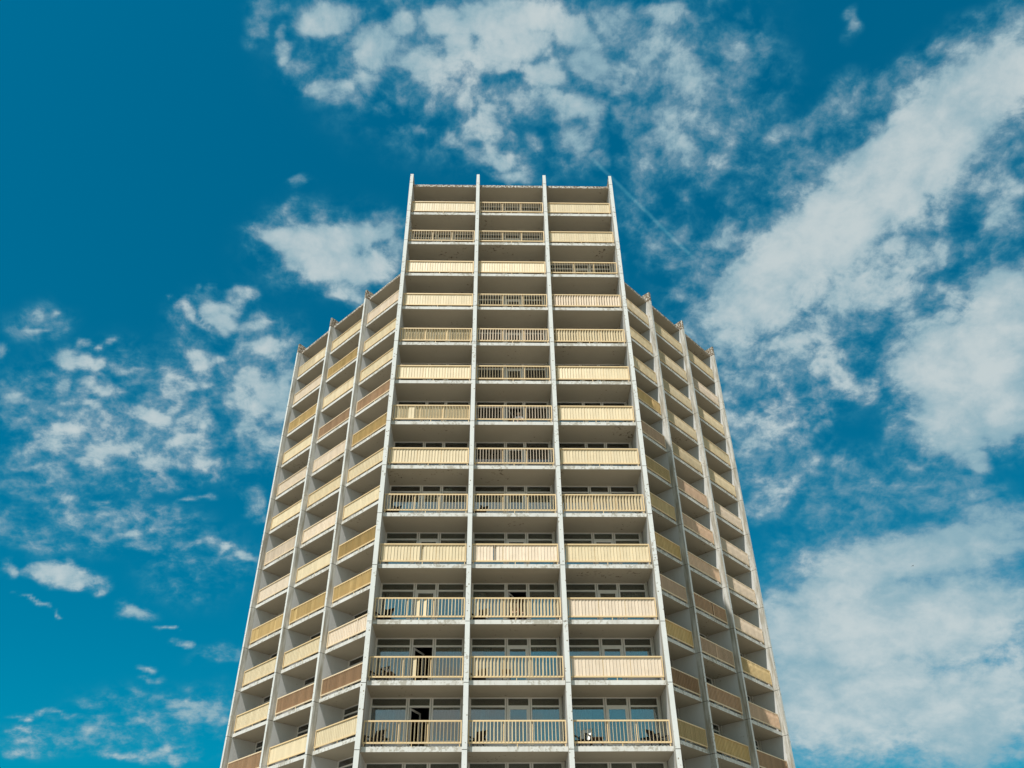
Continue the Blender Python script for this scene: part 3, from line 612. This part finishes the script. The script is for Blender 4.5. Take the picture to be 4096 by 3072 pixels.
# cx, cy, rx, ry, tilt (anticlockwise), weight; laid out on the shell's own angular grid
BLOBS = [
 # top group: veil, then clumps
 (1000, 140, 400, 200, -10, .48), (1480, 200, 240, 280, 0, .48), (1420, 480, 120, 130, 0, .36), (1120, 330, 200, 80, 0, .34),
 (716, 35, 75, 52, 0, .95), (812, 88, 62, 46, 0, .95), (790, 130, 45, 35, 0, .85), (786, 178, 42, 28, 0, .80), (716, 195, 78, 26, -20, .78), (623, 116, 26, 34, 10, .78), (619, 72, 20, 28, 0, .66), (856, 42, 40, 48, 0, .92), (949, 32, 78, 44, 0, .98),
 (914, 127, 58, 46, 0, .90), (990, 105, 46, 62, 0, .95), (936, 158, 60, 34, 0, .85), (1089, 35, 150, 58, 0, 1.05), (1111, 90, 115, 42, 0, 1.0), (1067, 125, 60, 34, 0, .92), (1155, 150, 88, 34, -20, .95), (1235, 66, 75, 72, 0, 1.0), (1261, 134, 92, 44, 0, .98), (1314, 158, 40, 40, -40, .88),
 (1001, 218, 26, 44, 14, .88), (1050, 262, 68, 30, 10, .90), (927, 215, 24, 40, 0, .80), (1147, 222, 56, 36, 0, .84), (1270, 230, 54, 46, 0, .90), (1199, 206, 56, 34, -30, .84), (1032, 292, 38, 22, 0, .70), (900, 272, 36, 18, -10, .72), (971, 299, 34, 20, -20, .72), (1055, 336, 66, 28, -10, .80), (1102, 384, 52, 16, -10, .66),
 (1239, 299, 42, 38, 0, .80), (1287, 334, 34, 32, 0, .84), (1155, 303, 32, 22, 0, .66), (1094, 288, 26, 16, 0, .66), (1366, 237, 48, 28, 0, .70), (1392, 112, 50, 50, 0, .72), (1489, 150, 46, 72, 15, .74), (1445, 26, 80, 36, 0, .82), (1441, 270, 40, 48, 0, .70), (1458, 334, 56, 42, 0, .72), (812, 238, 36, 14, -20, .62), (1498, 415, 34, 44, 0, .52), (1350, 190, 40, 22, 0, .70), (540, 60, 40, 50, 0, .46), (560, 10, 60, 24, 0, .5), (1620, 30, 40, 24, 0, .50), (1560, 190, 50, 60, 10, .56), (1590, 110, 30, 40, 0, .52), (660, 150, 40, 20, 0, .6), (870, 215, 30, 30, 0, .66), (1330, 40, 60, 60, 0, .84),
 # right bank
 (2140, 170, 210, 120, 42, .98), (1990, 330, 290, 115, 38, 1.02), (1780, 510, 250, 105, 36, 1.0), (1930, 410, 220, 80, 38, .96), (1640, 640, 150, 110, 30, .86), (1860, 640, 170, 70, 10, .74), (1700, 770, 120, 80, 0, .64), (2180, 430, 70, 120, 0, .74), (1560, 640, 110, 80, 0, .60), (1820, 230, 110, 50, 40, .58), (1960, 180, 120, 50, 35, .66),
 (1850, 830, 60, 44, 0, .84), (1800, 800, 60, 30, 0, .72), (1960, 690, 40, 34, 20, .62), (2050, 560, 26, 44, -10, .56), (1800, 530, 400, 210, 36, .72), (1680, 700, 230, 220, 20, .72), (2060, 300, 320, 170, 40, .84), (1950, 560, 170, 110, 36, .70), (1600, 800, 90, 120, 0, .56), (1840, 50, 22, 34, 10, .50), (1700, 290, 60, 40, 30, .45),
 (2100, 810, 180, 165, 30, 1.35), (2200, 680, 90, 130, 20, 1.3), (2080, 960, 80, 64, 0, 1.05), (2170, 880, 120, 110, 0, 1.25), (1960, 800, 50, 50, 0, .9), (2130, 1010, 40, 30, 0, .8),
 # lower right sheet
 (1990, 1205, 330, 66, 10, .96), (1830, 1270, 200, 50, 14, .88), (1900, 1370, 400, 120, 6, 1.04), (2100, 1340, 220, 110, 0, .88), (1850, 1540, 320, 150, 4, 1.04), (2120, 1560, 240, 160, 10, 1.04), (2180, 1130, 150, 40, 12, .64), (1750, 1350, 130, 44, 10, .72), (1720, 1470, 90, 90, 0, .80), (1950, 1330, 440, 200, 8, .72),
 (1610, 960, 70, 60, 0, .62), (1660, 1040, 90, 50, -20, .58), (1640, 1110, 60, 30, 0, .56), (1840, 1080, 160, 70, 0, .44), (2060, 1080, 130, 44, 10, .52), (1790, 930, 44, 16, 20, .66), (1830, 1010, 26, 22, -30, .60), (1905, 1050, 24, 14, 0, .6), (1970, 1020, 60, 20, 0, .46), (1660, 950, 150, 150, 0, .56), (1900, 1080, 280, 110, 0, .42),
 # beside the tower, left
 (600, 510, 86, 38, 8, 1.05), (680, 532, 105, 52, -8, 1.1), (765, 508, 66, 34, 0, 1.0), (825, 495, 60, 38, 20, 1.0), (720, 575, 95, 48, -12, 1.05), (650, 565, 60, 26, -20, .9), (790, 575, 60, 44, 0, .88), (848, 545, 36, 60, 0, .84), (745, 632, 56, 30, -10, .84), (840, 610, 40, 40, 0, .7), (650, 398, 26, 16, 20, .62), (620, 450, 40, 20, 40, .40), (700, 540, 190, 110, 0, .40),
 # left group
 (250, 900, 290, 150, 0, .52), (250, 980, 330, 90, 0, .54), (550, 870, 130, 180, 0, .62), (70, 700, 80, 50, 0, .38), (450, 690, 110, 70, 0, .40), (400, 850, 100, 120, 0, .40), (30, 900, 80, 110, 0, .44),
 (388, 662, 26, 24, 0, .86), (406, 684, 28, 22, -30, .84), (428, 708, 26, 16, -35, .84), (457, 675, 28, 36, 0, .86), (474, 692, 42, 26, 0, .92), (521, 638, 30, 18, -10, .84), (498, 662, 40, 24, 20, .88), (533, 698, 48, 26, -10, .92), (513, 735, 20, 20, 0, .80), (551, 744, 50, 22, -10, .94), (576, 762, 30, 20, -20, .84),
 (422, 780, 36, 26, -10, .92), (457, 777, 28, 16, 0, .84), (425, 835, 36, 13, 6, .78), (440, 808, 16, 22, 0, .70), (352, 803, 24, 22, 0, .78), (334, 833, 16, 22, 0, .64), (527, 818, 45, 40, -30, .90), (571, 850, 60, 46, -30, .92), (612, 835, 30, 50, 0, .84), (557, 880, 46, 30, -30, .86), (602, 890, 44, 40, 0, .88), (527, 921, 36, 20, 10, .86), (485, 865, 20, 24, -20, .66), (426, 908, 36, 32, -10, .86), (510, 950, 28, 16, 0, .80), (574, 965, 36, 26, -20, .84), (539, 1017, 22, 10, 0, .62),
 (316, 905, 50, 24, -6, 1.0), (281, 889, 36, 16, 0, .84), (357, 883, 28, 16, -10, .84), (132, 780, 34, 28, 0, .94), (166, 742, 24, 13, 0, .78), (164, 785, 40, 18, 0, .88), (204, 751, 14, 14, 0, .74), (201, 795, 26, 14, 0, .80), (236, 743, 24, 10, -10, .82), (257, 803, 42, 16, -6, .86), (290, 806, 20, 12, 0, .76),
 (117, 850, 34, 24, 10, .92), (126, 886, 22, 14, 0, .74), (176, 822, 32, 16, 0, .82), (207, 850, 38, 16, -10, .82), (251, 857, 20, 10, 0, .72), (190, 890, 34, 18, 0, .86), (14, 872, 30, 20, -10, .84), (132, 935, 44, 17, 0, .84), (20, 925, 22, 12, 20, .66), (249, 978, 115, 22, 0, .86), (190, 986, 84, 22, 0, .86), (337, 1009, 74, 18, 0, .84), (88, 971, 70, 14, -8, .78), (60, 1012, 60, 11, 0, .66), (430, 1000, 40, 22, 0, .7), (390, 960, 50, 18, 0, .8),
 (64, 678, 16, 12, 0, .66), (97, 676, 14, 9, 0, .66), (62, 720, 32, 10, 2, .82), (2, 766, 14, 18, 0, .80), (425, 622, 12, 8, -20, .60), (459, 619, 15, 12, 0, .56), (343, 645, 8, 14, 0, .40), (200, 1150, 280, 60, 0, .40), (420, 1240, 150, 90, 0, .34), (350, 1570, 240, 80, 0, .42), (90, 1620, 160, 40, 0, .40), (120, 1060, 160, 50, 0, .44),
 # low left wisps
 (80, 1240, 40, 24, 0, .80), (122, 1252, 60, 32, -12, .98), (165, 1262, 40, 26, -10, .92), (12, 1235, 36, 18, 0, .92), (44, 1316, 44, 7, -24, .84), (115, 1339, 16, 4, -10, .60), (262, 1160, 32, 11, 0, .82), (300, 1192, 34, 15, -15, .86), (386, 1186, 38, 12, 8, .84), (465, 1190, 20, 11, 10, .80), (515, 1210, 36, 14, -18, .80), (282, 1330, 50, 18, -18, .86), (343, 1376, 28, 5, 0, .82), (378, 1410, 26, 7, -4, .72), (85, 1568, 80, 7, -4, .70), (178, 1590, 34, 14, 5, .74), (400, 1530, 84, 24, -6, .74), (440, 1565, 72, 26, 0, .76), (300, 1645, 120, 13, 0, .74), (30, 1648, 44, 12, 0, .64), (50, 1590, 40, 10, 0, .44), (115, 1090, 44, 11, 4, .68), (200, 1098, 28, 7, 0, .62), (60, 1115, 100, 20, 0, .36), (200, 1050, 200, 34, 0, .38), (412, 1092, 44, 7, 12, .66), (548, 1090, 30, 34, 35, .76), (470, 1430, 90, 24, 8, .44), (310, 1455, 20, 8, 0, .6), (315, 1475, 26, 6, 0, .5), (560, 1120, 30, 20, 0, .5), (65, 1060, 30, 10, 0, .7),
]

NU, NV = 640, 500
us = np.linspace(-1.05, 1.05, NU); vs = np.linspace(-.74, .95, NV)
UU, VV = np.meshgrid(us, vs)
wx = np.zeros_like(UU); wy = np.zeros_like(UU)
for jj in range(0, NV):
    for ii in range(0, NU):
        p = (UU[jj, ii]*14, VV[jj, ii]*17, 0); q = (p[0]*3.1+7, p[1]*3.1, 3)
        wx[jj, ii] = mnoise.noise(p)*.62+mnoise.noise(q)*.38
        wy[jj, ii] = mnoise.noise((p[0]+31, p[1], 5))*.62+mnoise.noise((q[0]+77, q[1], 9))*.38
WU = UU+wx*.026; WV = VV+wy*.020
cov = np.zeros_like(UU)
for cx, cy, rx, ry, an, wt in BLOBS:
    if wt == 0: continue
    x = WU-(cx-1106)/FD; y = WV-(829.5-cy)/FD; ca, sa = math.cos(R(an)), math.sin(R(an))
    d = np.sqrt(((x*ca+y*sa)/(rx*1.35/FD))**2+((-x*sa+y*ca)/(ry*1.35/FD))**2)
    t = np.clip((1.15-d)/.95, 0, 1); t = t*t*(3-2*t)*wt
    cov = np.maximum(cov, t)+.12*np.minimum(cov, t)
# beyond the photographed part of the sky: ordinary scattered cloud
outx = np.clip((np.abs(UU)-.60)/.12, 0, 1); outy = np.clip((np.abs(VV)-.455)/.10, 0, 1); o_ = np.maximum(outx, outy)
cov = cov*(1-o_*.6)+o_*(.42+.5*wx)
me = bpy.data.meshes.new('sky'); RAD = 4500
D = (np.array(CF)[None, None, :]+UU[..., None]*np.array(CR)+VV[..., None]*np.array(CU)); D /= np.linalg.norm(D, axis=2, keepdims=True); D *= RAD
me.from_pydata([tuple(p) for p in D.reshape(-1, 3)], [], [(j*NU+i, j*NU+i+1, (j+1)*NU+i+1, (j+1)*NU+i) for j in range(NV-1) for i in range(NU-1)])
at = me.attributes.new('cover', 'FLOAT', 'POINT'); at.data.foreach_set('value', cov.reshape(-1).astype(np.float32))
sk = bpy.data.objects.new('sky', me); COL.objects.link(sk); tag(sk, kind='structure')
ms = bpy.data.materials.new('sky with clouds'); ms.use_nodes = True; me.materials.append(ms)
ns, ls = ms.node_tree.nodes, ms.node_tree.links; ns.clear()
out = N(ns, 'ShaderNodeOutputMaterial'); em = N(ns, 'ShaderNodeEmission'); em.inputs[1].default_value = SKY_K; ls.new(em.outputs[0], out.inputs[0])
ms.cycles.emission_sampling = 'NONE'
nv = N(ns, 'ShaderNodeVectorMath', operation='NORMALIZE'); ls.new(N(ns, 'ShaderNodeNewGeometry').outputs['Position'], nv.inputs[0]); dirv = nv.outputs[0]
sky = sky_tex(ns); ls.new(dirv, sky.inputs[0])
acc = N(ns, 'ShaderNodeAttribute', attribute_name='cover').outputs['Fac']
m_ = lambda *a: M2(ns, ls, *a)
# noise is laid on a curved cloud deck: cloudlets shrink and flatten towards the horizon
sx = N(ns, 'ShaderNodeSeparateXYZ'); ls.new(dirv, sx.inputs[0]); dz = m_('ADD', sx.outputs[2], .45)
cb = N(ns, 'ShaderNodeCombineXYZ'); ls.new(m_('DIVIDE', sx.outputs[0], dz), cb.inputs[0]); ls.new(m_('DIVIDE', sx.outputs[1], dz), cb.inputs[1])
PD = warp(ns, ls, cb.outputs[0], 14, .025, 4)
f1 = noise(ns, ls, PD, 16, 8, .60); f2 = noise(ns, ls, PD, 56, 6, .64)
vo = N(ns, 'ShaderNodeTexVoronoi', feature='SMOOTH_F1'); vo.inputs['Scale'].default_value = 30; vo.inputs['Smoothness'].default_value = .6; vo.inputs['Detail'].default_value = 0; ls.new(warp(ns, ls, PD, 34, .03, 4), vo.inputs['Vector'])
f3 = M2(ns, ls, 'SUBTRACT', .50, vo.outputs['Distance'])
fb = m_('ADD', m_('MULTIPLY', m_('SUBTRACT', f1, .5), CL_A), m_('ADD', m_('MULTIPLY', m_('SUBTRACT', f2, .5), CL_B), m_('MULTIPLY', f3, CL_C)))
fb = m_('MULTIPLY', fb, m_('SUBTRACT', 1.0, m_('MULTIPLY', smooth(ns, ls, acc, .80, 1.15), .50)))
fb = m_('MULTIPLY', fb, smooth(ns, ls, acc, .02, .30))
fb = m_('MULTIPLY', fb, m_('SUBTRACT', 1, m_('MULTIPLY', m_('MULTIPLY', m_('SUBTRACT', 1, smooth(ns, ls, sx.outputs[2], .36, .58)), smooth(ns, ls, sx.outputs[0], .10, .25)), .45)))
dens = m_('ADD', acc, fb)
veil = m_('MULTIPLY', smooth(ns, ls, m_('ADD', m_('MULTIPLY', acc, .9), m_('MULTIPLY', fb, .9)), .0, .70), .46)
body = m_('MULTIPLY', smooth(ns, ls, dens, .28, 1.05), .92)
sun_c = noise(ns, ls, PD, 4.2, 6, .55)
# vapour trail of an aeroplane: distance from a great circle on the sky
x0, y0, x1, y1 = 1270, 330, 1512, 568
d0 = (CF+CR*((x0-1106)/FD)+CU*((829.5-y0)/FD)).normalized(); d1 = (CF+CR*((x1-1106)/FD)+CU*((829.5-y1)/FD)).normalized()
nrm = d0.cross(d1).normalized(); mid = (d0+d1).normalized(); half = (d1-d0).length/2
def vd(v):
    n = N(ns, 'ShaderNodeVectorMath', operation='DOT_PRODUCT'); ls.new(dirv, n.inputs[0]); n.inputs[1].default_value = v; return n.outputs['Value']
across = m_('ABSOLUTE', m_('ADD', vd(nrm), m_('MULTIPLY', m_('SUBTRACT', noise(ns, ls, dirv, 60, 3, .5), .5), .002)))
along = m_('ABSOLUTE', vd((d1-d0).normalized()))
trail = m_('MULTIPLY', m_('MULTIPLY', m_('SUBTRACT', 1, smooth(ns, ls, across, .0, .0032)), m_('SUBTRACT', 1, smooth(ns, ls, m_('DIVIDE', along, half), .75, 1.05))), .30)
alpha = m_('MINIMUM', m_('ADD', m_('MAXIMUM', veil, body), trail), .96)
skyc = mixc(ns, ls, 1.0, sky.outputs[0], SKY_TINT, 'MULTIPLY')
clc = mixc(ns, ls, smooth(ns, ls, m_('ADD', dens, m_('ADD', m_('MULTIPLY', m_('SUBTRACT', sun_c, .5), 2.2), m_('MULTIPLY', m_('SUBTRACT', f1, .5), 1.3))), .62, 1.70), mixc(ns, ls, smooth(ns, ls, dens, .25, .75), CLOUD_T, CLOUD_D), CLOUD_B)
ls.new(mixc(ns, ls, alpha, skyc, clc), em.inputs[0])

# ------------------------------------------------------------------ camera and output
cd = bpy.data.cameras.new('camera'); cam = bpy.data.objects.new('camera', cd); COL.objects.link(cam); sc.camera = cam
cd.sensor_width = 36; cd.lens = 36*FPX/4096; cd.clip_end = 8000; cd.clip_start = .1
cam.matrix_world = Matrix(((CR.x, CU.x, -CF.x, CAM.x), (CR.y, CU.y, -CF.y, CAM.y), (CR.z, CU.z, -CF.z, CAM.z), (0, 0, 0, 1)))
sc.view_settings.view_transform = 'Standard'; sc.view_settings.look = 'None'; sc.view_settings.gamma = 1; sc.view_settings.exposure = .22
sc.cycles.max_bounces = 10; sc.cycles.diffuse_bounces = 5; sc.cycles.transparent_max_bounces = 16
